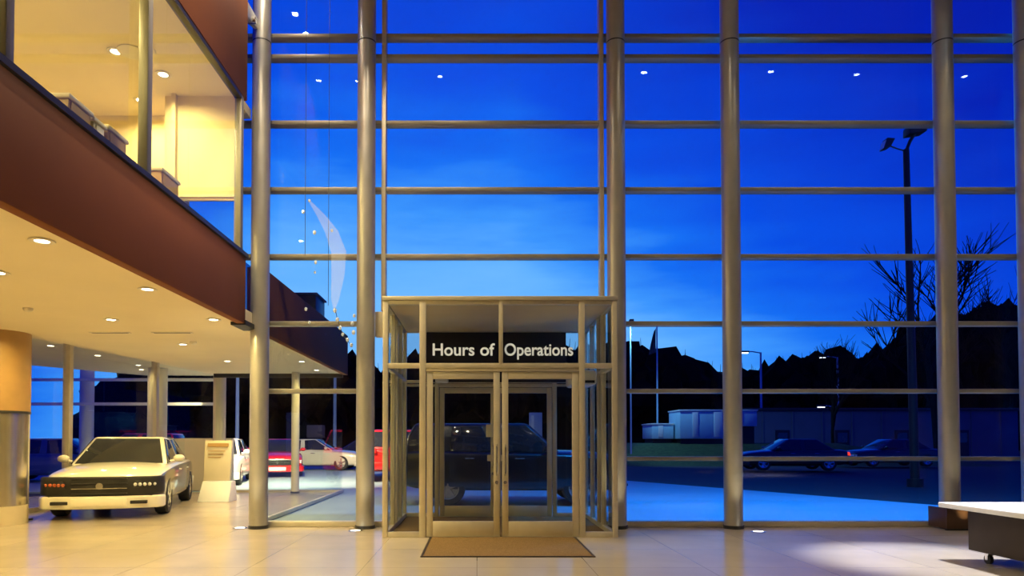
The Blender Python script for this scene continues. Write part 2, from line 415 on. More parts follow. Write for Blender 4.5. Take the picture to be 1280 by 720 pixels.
def leaf(x0, x1, y, z1, st, hinge_left, kick=.22):
    d = vb('door', A, (x0,x0+st,y,y+.05,.01,z1), (x1-st,x1,y,y+.05,.01,z1), (x0+st,x1-st,y,y+.05,z1-.10,z1), (x0+st,x1-st,y,y+.05,.01,kick), bevel=.005)
    mb = MB(VO).box(x0+st,x1-st,y+.02,y+.032,kick,z1-.10); mb.build('door_glass', M['vglass'], d)
    xm = x1-st/2 if hinge_left else x0+st/2
    h = MB(VO); h.tube([(xm,y-.0,.86),(xm,y-.06,.90),(xm,y-.06,1.24),(xm,y-.0,1.28)], .012, 10); h.build('door_handle', M['chrome'], d, smooth=50)
    MB(VO).cyl((xm,y-.012,.76),(xm,y+.001,.76),.025,n=16).build('lock', M['chrome'], d)
    return d
leaf(-.70, .318, VF+.02, 2.295, .088, True)
leaf(.348, 1.412, VF+.02, 2.295, .088, False)
dl = leaf(-.655, .325, VB-.06, 2.27, .085, True, .20)
dr = leaf(.335, 1.315, VB-.06, 2.27, .085, False, .20)
MB(VO).box(.16,.31,VB-.13,VB-.061,1.40,1.62).build('lock_box', M['cream'], dl, bevel=.01)
MB(VO).box(.18,.30,VB-.12,VB-.061,.98,1.09).build('push_pad', M['cream'], dl, bevel=.01)
MB(VO).box(.36,.48,VB-.12,VB-.061,.98,1.09).build('push_pad', M['alu'], dr, bevel=.01)
vb('door_operator', 'white', (-.72,-.50,VB-.32,VB-.08,2.34,2.52), bevel=.02)
ac = vb('upper_white_box', 'white', (1.46,1.86,10.5,11.2,2.20,2.44), bevel=.05)  # rounded white box high on the vestibule's right side
MB(VO).box(1.50,1.82,10.49,10.50,2.23,2.27).build('grille', M['darkmetal'], ac)
# lettering
def letters(txt, x0, x1, zb, cap):
    cu = bpy.data.curves.new('letters', 'FONT'); cu.body = txt; cu.size = 1; cu.extrude = .004; cu.offset = .017
    t = bpy.data.objects.new('tmp', cu); link(t)
    dg = bpy.context.evaluated_depsgraph_get(); me = bpy.data.meshes.new_from_object(t.evaluated_get(dg))
    bpy.data.objects.remove(t)
    o = bpy.data.objects.new('lettering', me); link(o); o.parent = V
    xs = [v.co.x for v in me.vertices]; a, b = min(xs), max(xs)
    sx = (x1-x0)/(b-a); sz = cap/.69
    for v in me.vertices:
        x, y, z = v.co
        v.co = (x0+(x-a)*sx-VO[0], VF+.062+(-z)*.6-VO[1], zb+y*sz)
    me.materials.clear(); me.materials.append(M['letter'])
    return o
letters('Hours', -.62, -.035, 2.53, .165)
letters('of', .045, .25, 2.53, .165)
letters('Operations', .385, 1.345, 2.53, .165)

# floor mat in front of the doors
m = empty('entrance_mat', (.32, 8.6, 0), label='flat brown entrance mat on the tiles in front of the double doors', cat='mat')
MB((.32,8.6,0)).box(-.62,1.33,7.86,9.40,.0,.010).build('carpet', M['mat'], m)
MB((.32,8.6,0)).box(-.65,-.62,7.83,9.41,0,.012).box(1.33,1.36,7.83,9.41,0,.012).box(-.62,1.33,7.83,7.86,0,.012).build('edge_strip', M['espresso'], m)

# ---------------------------------------------------------------- lamps
WARM = (1.0, .75, .265)
def lamp_light(name, loc, energy, color, size=.12, spread=150, kind='AREA', rot=(0,0,0), blend=.6, parent=None):
    l = bpy.data.lights.new(name, kind); l.energy = energy; l.color = color
    if kind == 'AREA': l.shape = 'DISK'; l.size = size; l.spread = math.radians(spread)
    elif kind == 'SPOT': l.spot_size = math.radians(spread); l.spot_blend = blend; l.shadow_soft_size = size
    else: l.shadow_soft_size = size
    o = bpy.data.objects.new(name, l); link(o); o.location = loc; o.rotation_euler = rot
    if parent: o.parent = parent
    return o
def downlight(x, y, z, label, group, energy, color=WARM, lens='lamp', r=.085, spread=160):
    d = empty('downlight', (x, y, z), label=label, cat='ceiling light', group=group)
    MB().lathe((0,0,0), (0,0,-1), [(0,r*.72),(.0,r),(.008,r*1.25),(.012,r*1.2),(.012,r*.72)], 24, closed=True).build('trim_ring', M['trimring'], d, smooth=40)
    MB().cyl((0,0,-.007), (0,0,.002), r*.72, n=24).build('lens', M[lens], d)
    lamp_light('downlight_glow', (0,0,-.02), energy, color, r*1.4, spread, parent=d)
    return d
g = 'downlights in the low showroom ceiling'
EW = 37
for x, y, lb in ((-3.78,5.87,'round downlight in the low ceiling, nearest the camera along the fascia'),
                 (-3.78,7.76,'second round downlight from the camera along the brown fascia'),
                 (-3.78,9.72,'third round downlight along the fascia, close to the leftmost steel column'),
                 (-4.95,6.99,'round downlight at the left edge of the photo in the low ceiling'),
                 (-5.25,9.72,'round downlight above and left of the white show car'),
                 (-5.30,12.22,'round downlight above the sign stand beyond the white show car'),
                 (-5.45,14.81,'farthest round downlight of the inner showroom row'),
                 (-3.85,12.3,'round downlight behind the leftmost steel column'),
                 (-3.85,14.9,'round downlight seen through the bay left of the entrance'),
                 (-3.95,16.7,'small downlight near the tip of the overhanging low roof')):
    downlight(x, y, ZW, lb, g, EW)
for x, y in ((-3.9,3.9),(-3.9,1.9),(-5.4,4.6),(-5.4,2.2),(-6.9,4.6),(-6.9,7.2),(-7.0,9.9),(-6.6,12.6),(-5.4,0),(-7.2,2.2)):
    lamp_light('showroom_lamp', (x,y,ZW-.02), EW, WARM, .12, 160)
g = 'downlights in the outer canopy beyond the posts'
for x, y, lb in ((-8.88,14.12,'nearest downlight in the canopy beyond the window posts'), (-8.80,15.73,'second downlight in the canopy beyond the window posts'),
                 (-8.86,17.75,'third downlight in the canopy beyond the window posts'), (-9.35,18.9,'farthest downlight in the canopy beyond the window posts')):
    downlight(x, y, ZW+.24, lb, g, 12)
g = 'downlights in the upper office ceiling'
for x, y, lb in ((-4.66,8.65,'bright downlight left of the round air vent in the upper office'), (-4.24,8.62,'bright downlight right of the round air vent in the upper office'),
                 (-4.30,9.2,'small downlight by the end wall of the upper office'), (-4.95,9.9,'farthest small downlight of the upper office')):
    downlight(x, y, 6.36, lb, g, 30)
for x, y in ((-4.4,6.6),(-4.4,4.4),(-6.6,5),(-6.6,8),(-8.6,9),(-8.6,6),(-8.6,3)):
    lamp_light('office_lamp', (x,y,6.33), 70, WARM, .12, 160)
vn = empty('ceiling_vent', (-4.46,8.66,6.36), label='round air vent between two downlights in the upper office ceiling', cat='vent')
MB().lathe((0,0,0),(0,0,-1),[(0,.02),(0,.17),(.012,.17),(.018,.13),(.012,.09),(.02,.05)],28).build('diffuser', M['trimring'], vn, smooth=30)
for x, y, lb in ((-3.95,4.9,'slot air vent in the upper office ceiling at the top left'),):
    v = empty('ceiling_grille', (-4.9,6.9,6.36), label='faint slot grille in the upper office ceiling near the tall mullion', cat='vent')
    MB().box(-.25,.25,-.06,.06,-.012,0).build('frame', M['trimring'], v, bevel=.004)
    for k in range(3): MB().box(-.23,.23,-.04+.03*k,-.03+.03*k,-.016,-.012).build('slot', M['darkmetal'], v)
for x, y, lb in ((-4.9,10.9,'slot air vent in the low ceiling between two downlights'), (-5.9,10.9,'fainter slot air vent in the low ceiling, farther from the fascia')):
    v = empty('slot_vent', (x,y,ZW), label=lb, cat='vent', group='slot vents in the low ceiling')
    MB().box(-.32,.32,-.05,.05,-.012,0).build('frame', M['trimring'], v, bevel=.004)
    MB().box(-.29,.29,-.02,.02,-.015,-.011).build('slot', M['darkmetal'], v)
for x, y, lb in ((-5.0,11.95,'small white smoke detector on the low ceiling near the slot vent'), (-5.9,8.9,'small grey smoke detector on the low ceiling toward the left edge')):
    v = empty('smoke_detector', (x,y,ZW), label=lb, cat='smoke detector')
    MB().lathe((0,0,0),(0,0,-1),[(0,.06),(.02,.06),(.04,.045),(.05,.02)],20).build('housing', M['trimring'], v, smooth=40)
g = 'downlights in the high lobby ceiling, mirrored as dots in the glass'
for i, (x, y) in enumerate(((-3.2,7.75),(-2.42,7.72),(-.74,7.9),(3.3,8.05),(5.8,8.08),(7.55,7.97),(9.74,7.9),(-3.05,9.35),(-3.1,9.9))):
    downlight(x, y, 8.62, 'cool white downlight in the high lobby ceiling, a bright dot mirrored in the glass', g, (80 if i < 3 else 22) if i < 7 else 10, (1,.80,.52), 'lampcool', .075, 120)
# white spotlight over the table corner, fixed to the high ceiling
lamp_light('table_spotlight', (6.0,8.4,8.5), 8000, (.88,.90,1), .08, 21, 'SPOT', tuple(Vector((-.85,-.75,-8.5)).to_track_quat('-Z','Y').to_euler()), .8)
# in-floor uplights at the column feet
for x, y, lb, tx in ((-3.62,10.42,'glowing in-floor uplight beside the leftmost steel column',-3.34), (-1.80,10.12,'glowing in-floor uplight at the column left of the vestibule',-1.71), (4.13,10.02,'glowing in-floor uplight at the free-standing column right of the entrance',3.92)):
    u = empty('floor_uplight', (x,y,0), label=lb, cat='floor light', group='in-floor uplights at the column feet')
    MB().lathe((0,0,0),(0,0,1),[(0,.07),(0,.11),(.006,.11),(.008,.07)],28,closed=True).build('trim_ring', M['chrome'], u, smooth=40)
    MB().cyl((0,0,0),(0,0,.005),.072,n=28).build('lens', M['uplamp'], u)
for x in COLX:
    d = Vector((0, .10, 1.0))
    lamp_light('column_uplight', (x, CY-.42, .03), 55, (1,.80,.45), .05, 62, 'SPOT', (math.radians(180-6),0,0), .8)

# ---------------------------------------------------------------- showroom wing
# window posts on the left side of the wing, under the canopy
for i, (x, y) in enumerate(((-8.25,13.7),(-7.96,16.8),(-7.64,20.06))):
    struct(f'trim_{i+1}', MB().box(x-.07,x+.07,y-.07,y+.07,0,ZW+.24), M['alu'], bevel=.01)
w = empty('window_10', (-8.1,15,0), kind='structure'); off = (-8.1,15,0)
for (a, b) in (((-8.46,11.6),(-8.26,13.6)), ((-8.24,13.8),(-7.97,16.7)), ((-7.95,16.9),(-7.65,19.95))):
    n = Vector((b[0]-a[0], b[1]-a[1], 0)).normalized(); s = Vector((n.y,-n.x,0))*.006
    A3, B3 = Vector((*a,.06)), Vector((*b,.06)); T = Vector((0,0,3.2))
    MB(off).hexa([A3-s,A3+s,B3+s,B3-s,A3-s+T,A3+s+T,B3+s+T,B3-s+T]).build('glass_pane', M['glass'], w)
    MB(off).bar((a[0],a[1],.04),(b[0],b[1],.04),.07,.08).build('bottom_rail', M['alu'], w)
# far screen with two white rails
w = empty('window_11', (-10.6,20.45,0), kind='structure'); off = (-10.6,20.45,0)
for z in (3.17, 2.44): MB(off).box(-13.6,-7.6,20.40,20.47,z-.045,z+.045).build('rail', M['white'], w, bevel=.008)
MB(off).box(-13.6,-7.6,20.43,20.442,.05,3.5).build('glass_pane', M['glass'], w)
c = empty('round_post', (-12.0,20.9,0), label='pale round post outside the far window left of the show car', cat='column')
MB().cyl((0,0,0),(0,0,3.55),.20,n=28).build('shaft', M['white'], c, smooth=40)
MB().cyl((0,0,0),(0,0,.06),.24,n=28).build('base_ring', M['darkmetal'], c, smooth=40)
# wing end window and low wall
w = empty('window_12', (-5.2,17.7,0), kind='structure'); off = (-5.2,17.7,0)
MB(off).box(-6.8,-3.55,17.69,17.702,.05,ZW).build('glass_pane', M['glass'], w)
MB(off).box(-6.85,-3.5,17.66,17.73,ZW-.10,ZW).build('head_rail', M['darkmetal'], w)
MB(off).box(-6.85,-3.5,17.66,17.73,0,.06).build('sill', M['alu'], w)
struct('trim_low_wall', MB().box(-8.45,-6.55,18.2,18.35,0,1.40), M['cream'], bevel=.01)
for nm, x, y, r, lb in (('round_post', -4.62, 17.3, .10, 'slim tan post at the showroom end, behind the bay left of the entrance'),
                        ('round_post', -6.78, 17.9, .16, 'tan round post behind the sign stand at the far window'),
                        ('round_post', -8.75, 18.6, .25, 'broad cream round post outside the far window behind the show car')):
    c = empty(nm, (x,y,0), label=lb, cat='column')
    MB().cyl((0,0,0),(0,0,ZW if y < 18 else ZW+.235),r,n=28).build('shaft', M['cream'], c, smooth=40)
    MB().cyl((0,0,0),(0,0,.05),r*1.1,n=28).build('base_ring', M['darkmetal'], c, smooth=40)
# wing seen outside beyond the glass: fascia, roof, side glazing
struct('trim_wing_fascia', MB().box(-3.52,-3.40,10.75,17.76,ZW-.02,4.10), M['fascia'], bevel=.01)
struct('trim_wing_end', MB().box(-6.9,-3.40,17.76,17.86,ZW-.02,4.10), M['fascia'], bevel=.01)
struct('ceiling_wing_roof', MB().box(-12.5,-3.53,10.75,17.75,3.52,3.6), M['darkwall'])
w = empty('window_13', (-3.5,14,0), kind='structure'); off = (-3.5,14,0)
MB(off).box(-3.51,-3.498,10.8,17.65,.06,ZW).build('glass_pane', M['glass'], w)
MB(off).box(-3.54,-3.47,10.75,17.72,0,.06).build('sill', M['alu'], w)
r = empty('rooftop_unit', (-3.9,15.6,3.6), label='boxy plant unit on the low roof beyond the left glass bay', cat='roof unit')
MB((-3.9,15.6,3.6)).box(-4.3,-3.62,15.2,16.1,3.605,4.62).build('housing', M['darkmetal'], r, bevel=.02)
MB((-3.9,15.6,3.6)).box(-4.34,-3.58,15.16,16.14,4.62,4.66).build('cap', M['building'], r, bevel=.01)

# round timber column on the far left
CX, CYY = -7.75, 10.95
c = empty('timber_column', (CX,CYY,0), label='thick round column with timber top and metal foot at the left edge', cat='column')
MB().cyl((0,0,1.80),(0,0,ZW+.02),.47,n=64).build('timber_cladding', M['wood'], c, smooth=40)
MB().cyl((0,0,.30),(0,0,1.78),.44,n=64).build('metal_sleeve', M['brushed'], c, smooth=40)
MB().cyl((0,0,1.77),(0,0,1.81),.475,n=64).build('dark_ring', M['darkmetal'], c, smooth=40)  # dark metal ring between timber and sleeve
MB().cyl((0,0,0),(0,0,.30),.46,n=64).build('plinth', M['stone'], c, smooth=40)
gp = empty('glass_display_panel', (-7.66,11.45,0), label='narrow upright glass panel right beside the timber column', cat='panel')
MB().box(-.10,.10,-.012,.012,.25,1.78).build('glass_pane', M['vglass'], gp)
MB().box(.09,.12,-.02,.02,0,1.80).box(-.12,-.09,-.02,.02,0,1.80).build('edge_frame', M['alu'], gp)
MB().box(-.14,.14,-.10,.10,0,.03).build('foot', M['darkmetal'], gp)

# ---------------------------------------------------------------- cars (local +X forward, +Y left)
def car(loc, ang, col, label, group=None, suv=False, name='car', cat='car', show=False, tail_on=False):
    k = empty(name, (loc[0],loc[1],loc[2] if len(loc)>2 else 0), ang, label=label, cat=cat, group=group)
    pm = P[col]
    if suv:
        st = [(2.36,.70,.72,.34,.62,.92,.62,.96),(2.26,.84,.88,.30,.62,.98,.78,1.04),(1.8,.90,.95,.28,.64,1.04,.86,1.12),(1.05,.92,.97,.28,.66,1.08,.88,1.16),
              (0,.93,.97,.28,.66,1.10,.88,1.12),(-1.2,.93,.97,.28,.66,1.12,.88,1.14),(-2.1,.90,.94,.32,.68,1.14,.86,1.16),(-2.36,.80,.84,.40,.70,1.10,.78,1.14)]
        cab = dict(xf=1.05, rf=.35, rr=-2.0, xb=-2.34, wb=.86, wr=.68, zb=1.08, zr=1.70); wr_, wx, ww = .36, (1.42,-1.30), .24
    else:
        st = [(2.38,.72,.74,.22,.48,.66,.62,.68),(2.30,.84,.88,.20,.50,.72,.78,.76),(1.95,.90,.94,.19,.52,.80,.84,.86),(1.05,.92,.95,.19,.54,.87,.86,.95),
              (0,.93,.95,.19,.54,.90,.86,.94),(-1.2,.93,.95,.19,.55,.92,.86,.95),(-2.1,.88,.92,.24,.58,.92,.82,.98),(-2.38,.76,.80,.32,.60,.86,.72,.90)]
        cab = dict(xf=1.08, rf=.22, rr=-.95, xb=-1.80, wb=.84, wr=.63, zb=.90, zr=1.41); wr_, wx, ww = .335, (1.45,-1.38), .22
    mb = MB(); rings = []
    for x, hb, hm, zb, zm, zs, hs, zt in st:
        half = [(hb*.85,zb),(hb,zb+.05),(hm*.99,zb+.14),(hm,zm),(hm*.992,zs-.11),(hm*.965,zs-.035),(hs,zs),(hs*.72,zt-.012),(hs*.36,zt),(0,zt+.008)]
        ring = [(y,z) for y,z in half] + [(-y,z) for y,z in half[-2::-1]]
        rings.append([mb.v((x,y,z)) for y,z in ring])
    mb.skin(rings); body = mb.build('body', pm, k, sub=1)
    cut = MB()
    for x in wx:
        for s in (1,-1): cut.cyl((x,s*.62,wr_),(x,s*1.2,wr_),wr_+.055,n=40)
    carve(body, cut.build('cut', None)); shade(body, 40)
    if show:
        body.data.materials.append(P['black'])
        for p in body.data.polygons:
            if abs(p.normal.z) < .6 and p.center.z < .86: p.material_index = 1
    c = cab
    B = [(c['xf'],c['wb'],c['zb']-.03),(c['xb'],c['wb'],c['zb']-.03),(c['rr'],c['wr'],c['zr']),(c['rf'],c['wr'],c['zr'])]
    pts = [Vector(p) for p in B]; mir = [Vector((p.x,-p.y,p.z)) for p in pts]
    mb = MB(); mb.hexa([mir[0],pts[0],pts[1],mir[1],mir[3],pts[3],pts[2],mir[2]])
    mb.build('cabin', pm, k, bevel=.07, seg=3)
    def plate(nm, q, ins, m, th=.012, par=k):
        q = [Vector(p) for p in q]; cen = sum(q, Vector())/4; n = (q[1]-q[0]).cross(q[3]-q[0]).normalized()
        if n.dot(cen-Vector((cen.x*.4-.1,0,.9))) < 0: n = -n
        p = []
        for a in range(4):
            e1 = (q[(a+1)%4]-q[a]).normalized(); e2 = (q[a-1]-q[a]).normalized()
            p.append(q[a]+(e1+e2)*ins)
        o = MB().hexa([v-n*.02 for v in p]+[v+n*th for v in p]).build(nm, m, par, bevel=.006, seg=2); return o
    plate('windshield', [mir[0],pts[0],pts[3],mir[3]], .075, M['carglass'])
    plate('rear_window', [mir[1],pts[1],pts[2],mir[2]], .09, M['carglass'])
    for q in (pts, mir):
        lo = lambda t: q[0].lerp(q[1], t); hi = lambda t: q[3].lerp(q[2], t)
        cuts = ((0,.47),(.50,1)) if not suv else ((0,.36),(.39,.70),(.73,1))
        for a, b in cuts: plate('side_window', [lo(a),lo(b),hi(b),hi(a)], .065, M['carglass'], .008)
    for x in wx:
        for s in (1,-1):
            y = s*(.93-ww/2+.01)
            t = MB().lathe((x,y-s*ww/2,wr_),(0,s,0),[(0,wr_*.62),(0,wr_*.93),(.03,wr_),(ww-.03,wr_),(ww,wr_*.93),(ww,wr_*.66),(ww-.05,wr_*.62)],36,closed=True).build('wheel', M['tyre'], k, smooth=35)
            r = MB(); r.lathe((x,y,wr_),(0,s,0),[(-.02,wr_*.63),(ww/2-.005,wr_*.65),(ww/2-.005,wr_*.58),(ww/2-.06,wr_*.56),(ww/2-.07,.02)],30)
            for a in range(5):
                th = 2*PI*a/5+.3; d = Vector((math.cos(th),0,math.sin(th)))
                p0 = Vector((x,y+s*(ww/2-.02),wr_)); r.bar(p0+d*.02, p0+d*wr_*.6, .03, .055)
            r.cyl((x,y+s*(ww/2-.06),wr_),(x,y+s*(ww/2),wr_),.05,n=16)
            r.build('rim', M['chrome'], t, smooth=30)
    zs = st[0]; zl, zh = zs[3], zs[6-1]
    nose = 2.40
    zg0, zg1 = (zl+.22, zh-.02) if not suv else (zl+.24, zh-.04)
    def wrap(z0, z1, o, xb=2.05, hw=.96, lip=0.0):
        prof = [(xb,hw+o*.3),(2.20,hw-.02+o*.5),(2.31,hw-.12+o),(2.375,hw-.30+o),(2.405+o,hw-.55),(2.42+o,0)]
        poly = [(x,y) for x,y in prof] + [(x,-y) for x,y in prof[-2::-1]]
        return MB().prism(poly, z0, z1)
    if show: zg0, zg1 = zl+.20, zh+.07
    band = wrap(zg0, zg1, .012 if show else -.005, 2.05 if show else 2.12, .955 if show else .80).build('grille', M['dark'], k, bevel=.025)
    for i in range(4):
        z = zg0+.03+i*(zg1-zg0-.06)/3
        MB().box(nose,nose+.045,-.42,.42,z-.007,z+.007).build('grille_bar', M['chrome'] if i == 1 else M['darkmetal'], band)
    MB().cyl((nose-.02,0,(zg0+zg1)/2),(nose+.05,0,(zg0+zg1)/2),.055,n=24).build('emblem', M['chrome'], band, smooth=40)
    for s in (1,-1):
        hz = (zg0+zg1)/2+.02
        h = MB().hexa([(2.30,s*.855,hz-.06),(2.425,s*.52,hz-.06),(2.36,s*.50,hz-.06),(2.22,s*.84,hz-.06),(2.28,s*.875,hz+.07),(2.42,s*.54,hz+.06),(2.36,s*.50,hz+.06),(2.20,s*.84,hz+.07)])
        h = h.build('headlight', M['darkmetal'] if show else M['headlamp'], k, bevel=.01)
        for i in range(5):
            t = i/4; MB().ball((2.432-.125*t**1.3, s*(.545+.28*t), hz), .030, 2, (.7,1,1)).build('headlamp_lens', M['headlamp'] if s > 0 or not show else M['amber'], h, smooth=60)
        MB().hexa([(-2.30,s*.50,zh+.02),(-2.30,s*.80,zh+.02),(-2.41,s*.72,zh+.02),(-2.43,s*.50,zh+.02),(-2.26,s*.50,zh+.17),(-2.26,s*.80,zh+.17),(-2.36,s*.72,zh+.17),(-2.38,s*.50,zh+.17)]).build('tail_light', M['taillamp'], k, bevel=.01)
        mir_ = MB().ball((c['xf']-.30,s*1.0,c['zb']+.10),.10,2,(.75,1.1,.75)); mir_.tube([(c['xf']-.28,s*.84,c['zb']+.04),(c['xf']-.30,s*.95,c['zb']+.07)],.025); mir_.build('door_mirror', pm, k, smooth=50)
        for x in (.18,-.85):
            MB().box(x-.10,x+.10,s*.945-.02,s*.945+.02,st[3][5]-.12,st[3][5]-.09).build('door_handle', M['chrome'] if not show else pm, k, bevel=.008)
    bp = wrap(zl-.03, zl+.185, .045).build('front_bumper', pm, k, bevel=.035, seg=3)
    for s in (1,-1):
        MB().box(2.30,2.452,s*.60-.13,s*.60+.13,zl+.05,zl+.105).build('air_intake', M['dark'], bp, bevel=.008)
    MB().box(nose,2.482,-.30 if not show else -.42,.30 if not show else .42,zl+.02,zl+.15).build('number_plate', M['plate'], bp, bevel=.01)
    MB().hexa([(-2.46,-.74,zl+.06),(-2.22,-.90,zl+.06),(-2.22,.90,zl+.06),(-2.46,.74,zl+.06),(-2.47,-.74,zl+.30),(-2.22,-.92,zl+.30),(-2.22,.92,zl+.30),(-2.47,.74,zl+.30)]).build('rear_bumper', pm, k, bevel=.03, seg=2)
    return k
AT = lambda fx, fy: math.atan2(fy, fx)
car((-6.98,13.75), AT(.27,-.96), 'show', 'white show car with black front band and dark sides on the tan floor', show=True)
car((-8.35,21.9), AT(.2,-.98), 'pearl', 'white car half hidden behind the sign stand beyond the show car')
car((-8.0,27.1), AT(.3,-.95), 'red', 'red car peeking out left of the leftmost steel column')
car((-7.6,31.7), 0.0, 'cream', 'long cream car side-on beyond the bay left of the entrance')
car((-5.2,35.2), 0.12, 'black', 'dark car parked behind the cream car outside the left bay')
car((-3.05,24.4), AT(-.12,1), 'red', 'red car cut off by the column left of the vestibule', suv=True, tail_on=True)
car((.70,14.95), 0.0, 'navy', 'dark off-road car parked side-on right outside the entrance doors', suv=True)
car((14.2,31.0), PI-.06, 'black', 'dark car outside in the bay right of the free-standing column')
car((21.5,35.5), PI+.05, 'black', 'dark car with pale roof gleam behind the dark lamp post')
car((-13.9,22.9), 0.2, 'blue', 'blue-lit car outside the far window left of the show car')
car((-16.6,28.6), 0.15, 'silver', 'pale car farther out beyond the far left window')
car((-17.2,34.5), PI, 'red', 'small red car in the distance beyond the far left window', suv=True)

# info stand beside the show car
s = empty('info_stand', (-5.75,15.1,0), label='tan info stand with sloped white foot beside the show car', cat='stand')
MB().hexa([(-.33,-.30,0),(.36,-.30,0),(.36,.22,0),(-.33,.22,0),(-.31,-.06,.44),(.33,-.06,.44),(.33,.20,.44),(-.31,.20,.44)]).build('foot', M['white'], s, bevel=.015)
p = MB().hexa([(-.31,-.02,.45),(.27,-.02,.45),(.27,.05,.45),(-.31,.05,.45),(-.31,.06,1.34),(.29,.06,1.34),(.29,.13,1.34),(-.31,.13,1.34)]).build('sign_board', M['cream'], s, bevel=.01)
MB().hexa([(-.24,.028,1.20),(.22,.028,1.20),(.22,.05,1.20),(-.24,.05,1.20),(-.24,.036,1.28),(.22,.036,1.28),(.22,.06,1.28),(-.24,.06,1.28)]).build('heading_strip', M['copper'], p)
for i in range(3): MB().box(-.22,.16-.05*i,.012,.03,1.10-.07*i,1.115-.07*i).build('text_line', M['copper'], p)

# ---------------------------------------------------------------- upper office furniture seen above the balcony edge
def cabinet(x0, x1, y0, y1, h, label, front):
    o = empty('office_cabinet', ((x0+x1)/2,(y0+y1)/2,3.92), label=label, cat='cabinet', group='cabinets along the upper office glass')
    off = ((x0+x1)/2,(y0+y1)/2,3.92)
    MB(off).box(x0,x1,y0,y1,3.92,3.92+h-.04).build('body', M[front], o, bevel=.01)
    MB(off).box(x0-.02,x1+.02,y0-.02,y1+.02,3.92+h-.04,3.92+h).build('top', M['cream'], o, bevel=.008)
    MB(off).box(x1,x1+.012,y0+.03,y1-.03,3.98,3.92+h-.06).build('back_panel', M[front], o, bevel=.004)
    return o
cabinet(-4.02,-3.72,6.12,6.48,.58,'nearest brown-backed office cabinet above the balcony edge','olive')
cabinet(-3.95,-3.72,6.53,6.72,.56,'slim cream office cabinet between two brown-backed ones','cream')
cabinet(-4.10,-3.72,6.78,7.14,.60,'second brown-backed office cabinet, farther along the balcony','olive')
cabinet(-4.20,-3.72,7.95,8.40,.64,'orange-brown office cabinet just past the tall mullion','copper')

# ---------------------------------------------------------------- hanging mobile built for the pale streaks and bright dots in the left bay
mo = empty('hanging_crystal_mobile', (-2.2,10.1,5.2), label='hanging mobile of wires, pale glass ribbon and crystal beads in the left bay', cat='mobile')
mof = (-2.2,10.1,5.2)
for x, z0 in ((-2.57,4.1), (-2.22,3.35)):
    MB(mof).cyl((x,10.1,z0),(x,10.1,8.62),.004,n=6).build('wire', M['darkmetal'], mo)
path = [(-2.51,4.93),(-2.33,4.70),(-2.17,4.46),(-2.06,4.15),(-2.07,3.8),(-2.11,3.45),(-2.12,3.28)]
mb = MB(mof); prev = None
for i, (x, z) in enumerate(path):
    wd = .015+.10*math.sin(PI*i/(len(path)-1))
    r = [mb.v((x-wd,10.08,z)),mb.v((x+wd,10.05,z)),mb.v((x+wd,10.056,z)),mb.v((x-wd,10.086,z))]
    if prev:
        for j in range(4): mb.f([prev[j],prev[(j+1)%4],r[(j+1)%4],r[j]])
    else: mb.f(r[::-1])
    prev = r
mb.f(prev); mb.build('glass_ribbon', M['ribbon'], mo, smooth=60)
for x, z, r in ((-2.51,4.93,.035),(-2.6,4.76,.04),(-2.43,4.45,.045),(-2.17,4.48,.035),(-2.41,4.0,.04),(-2.42,3.85,.03),(-2.12,3.28,.05),(-2.08,3.14,.05),(-2.04,3.02,.045),(-2.0,2.92,.04),(-1.93,2.84,.045),(-1.87,2.76,.045),(-1.84,2.95,.05),(-1.86,3.08,.05),(-1.83,3.2,.04),(-2.55,3.3,.04),(-2.5,3.1,.035)):
    MB(mof).ball((x,10.1,z),r*.62,1,(1,1,1.3)).build('crystal', M['crystal'], mo)
MB(mof).tube([(-2.12,10.1,3.32),(-2.08,10.1,3.14),(-2.0,10.1,2.92),(-1.86,10.1,2.74)],.005,6).build('bead_string', M['darkmetal'], mo)

# ---------------------------------------------------------------- display table and column box on the right
t = empty('display_table', (6.0,6.6,0), label='white-topped rolling table with dark brown body at the right edge', cat='table')
to = (6.0,6.6,0)
MB(to).box(5.24,6.95,5.1,7.75,.585,.64).build('table_top', M['white'], t, bevel=.008)
MB(to).box(5.47,6.8,5.3,7.60,.125,.585).build('body', M['espresso'], t, bevel=.006)
for x, y in ((5.56,7.42),(5.56,5.5),(6.7,7.42),(6.7,5.5)):
    c = MB(to).box(x-.03,x+.03,y-.03,y+.03,.095,.126).build('caster', M['chrome'], t)
    MB(to).cyl((x-.018,y,.05),(x+.018,y,.05),.05,n=24).build('caster_wheel', M['dark'], c, smooth=40)
    MB(to).box(x-.028,x-.020,y-.02,y+.02,.04,.10).box(x+.020,x+.028,y-.02,y+.02,.04,.10).build('caster_fork', M['chrome'], c)
b = empty('column_box', (7.2,10.2,0), label='low dark brown box around the foot of a steel column', cat='box')
for nm, bx in (('front_panel',(6.98,7.40,10.13,10.16,.03,.33)),('side_panel',(6.98,7.01,10.16,10.55,.03,.33)),('side_panel',(7.37,7.40,10.16,10.55,.03,.33)),('top_rim',(6.96,7.42,10.11,10.17,.33,.35)),('base',(6.99,7.39,10.14,10.2,0,.03))):
    MB((7.2,10.2,0)).box(*bx).build(nm, M['boxbrown'] if nm != 'base' else M['dark'], b, bevel=.004)

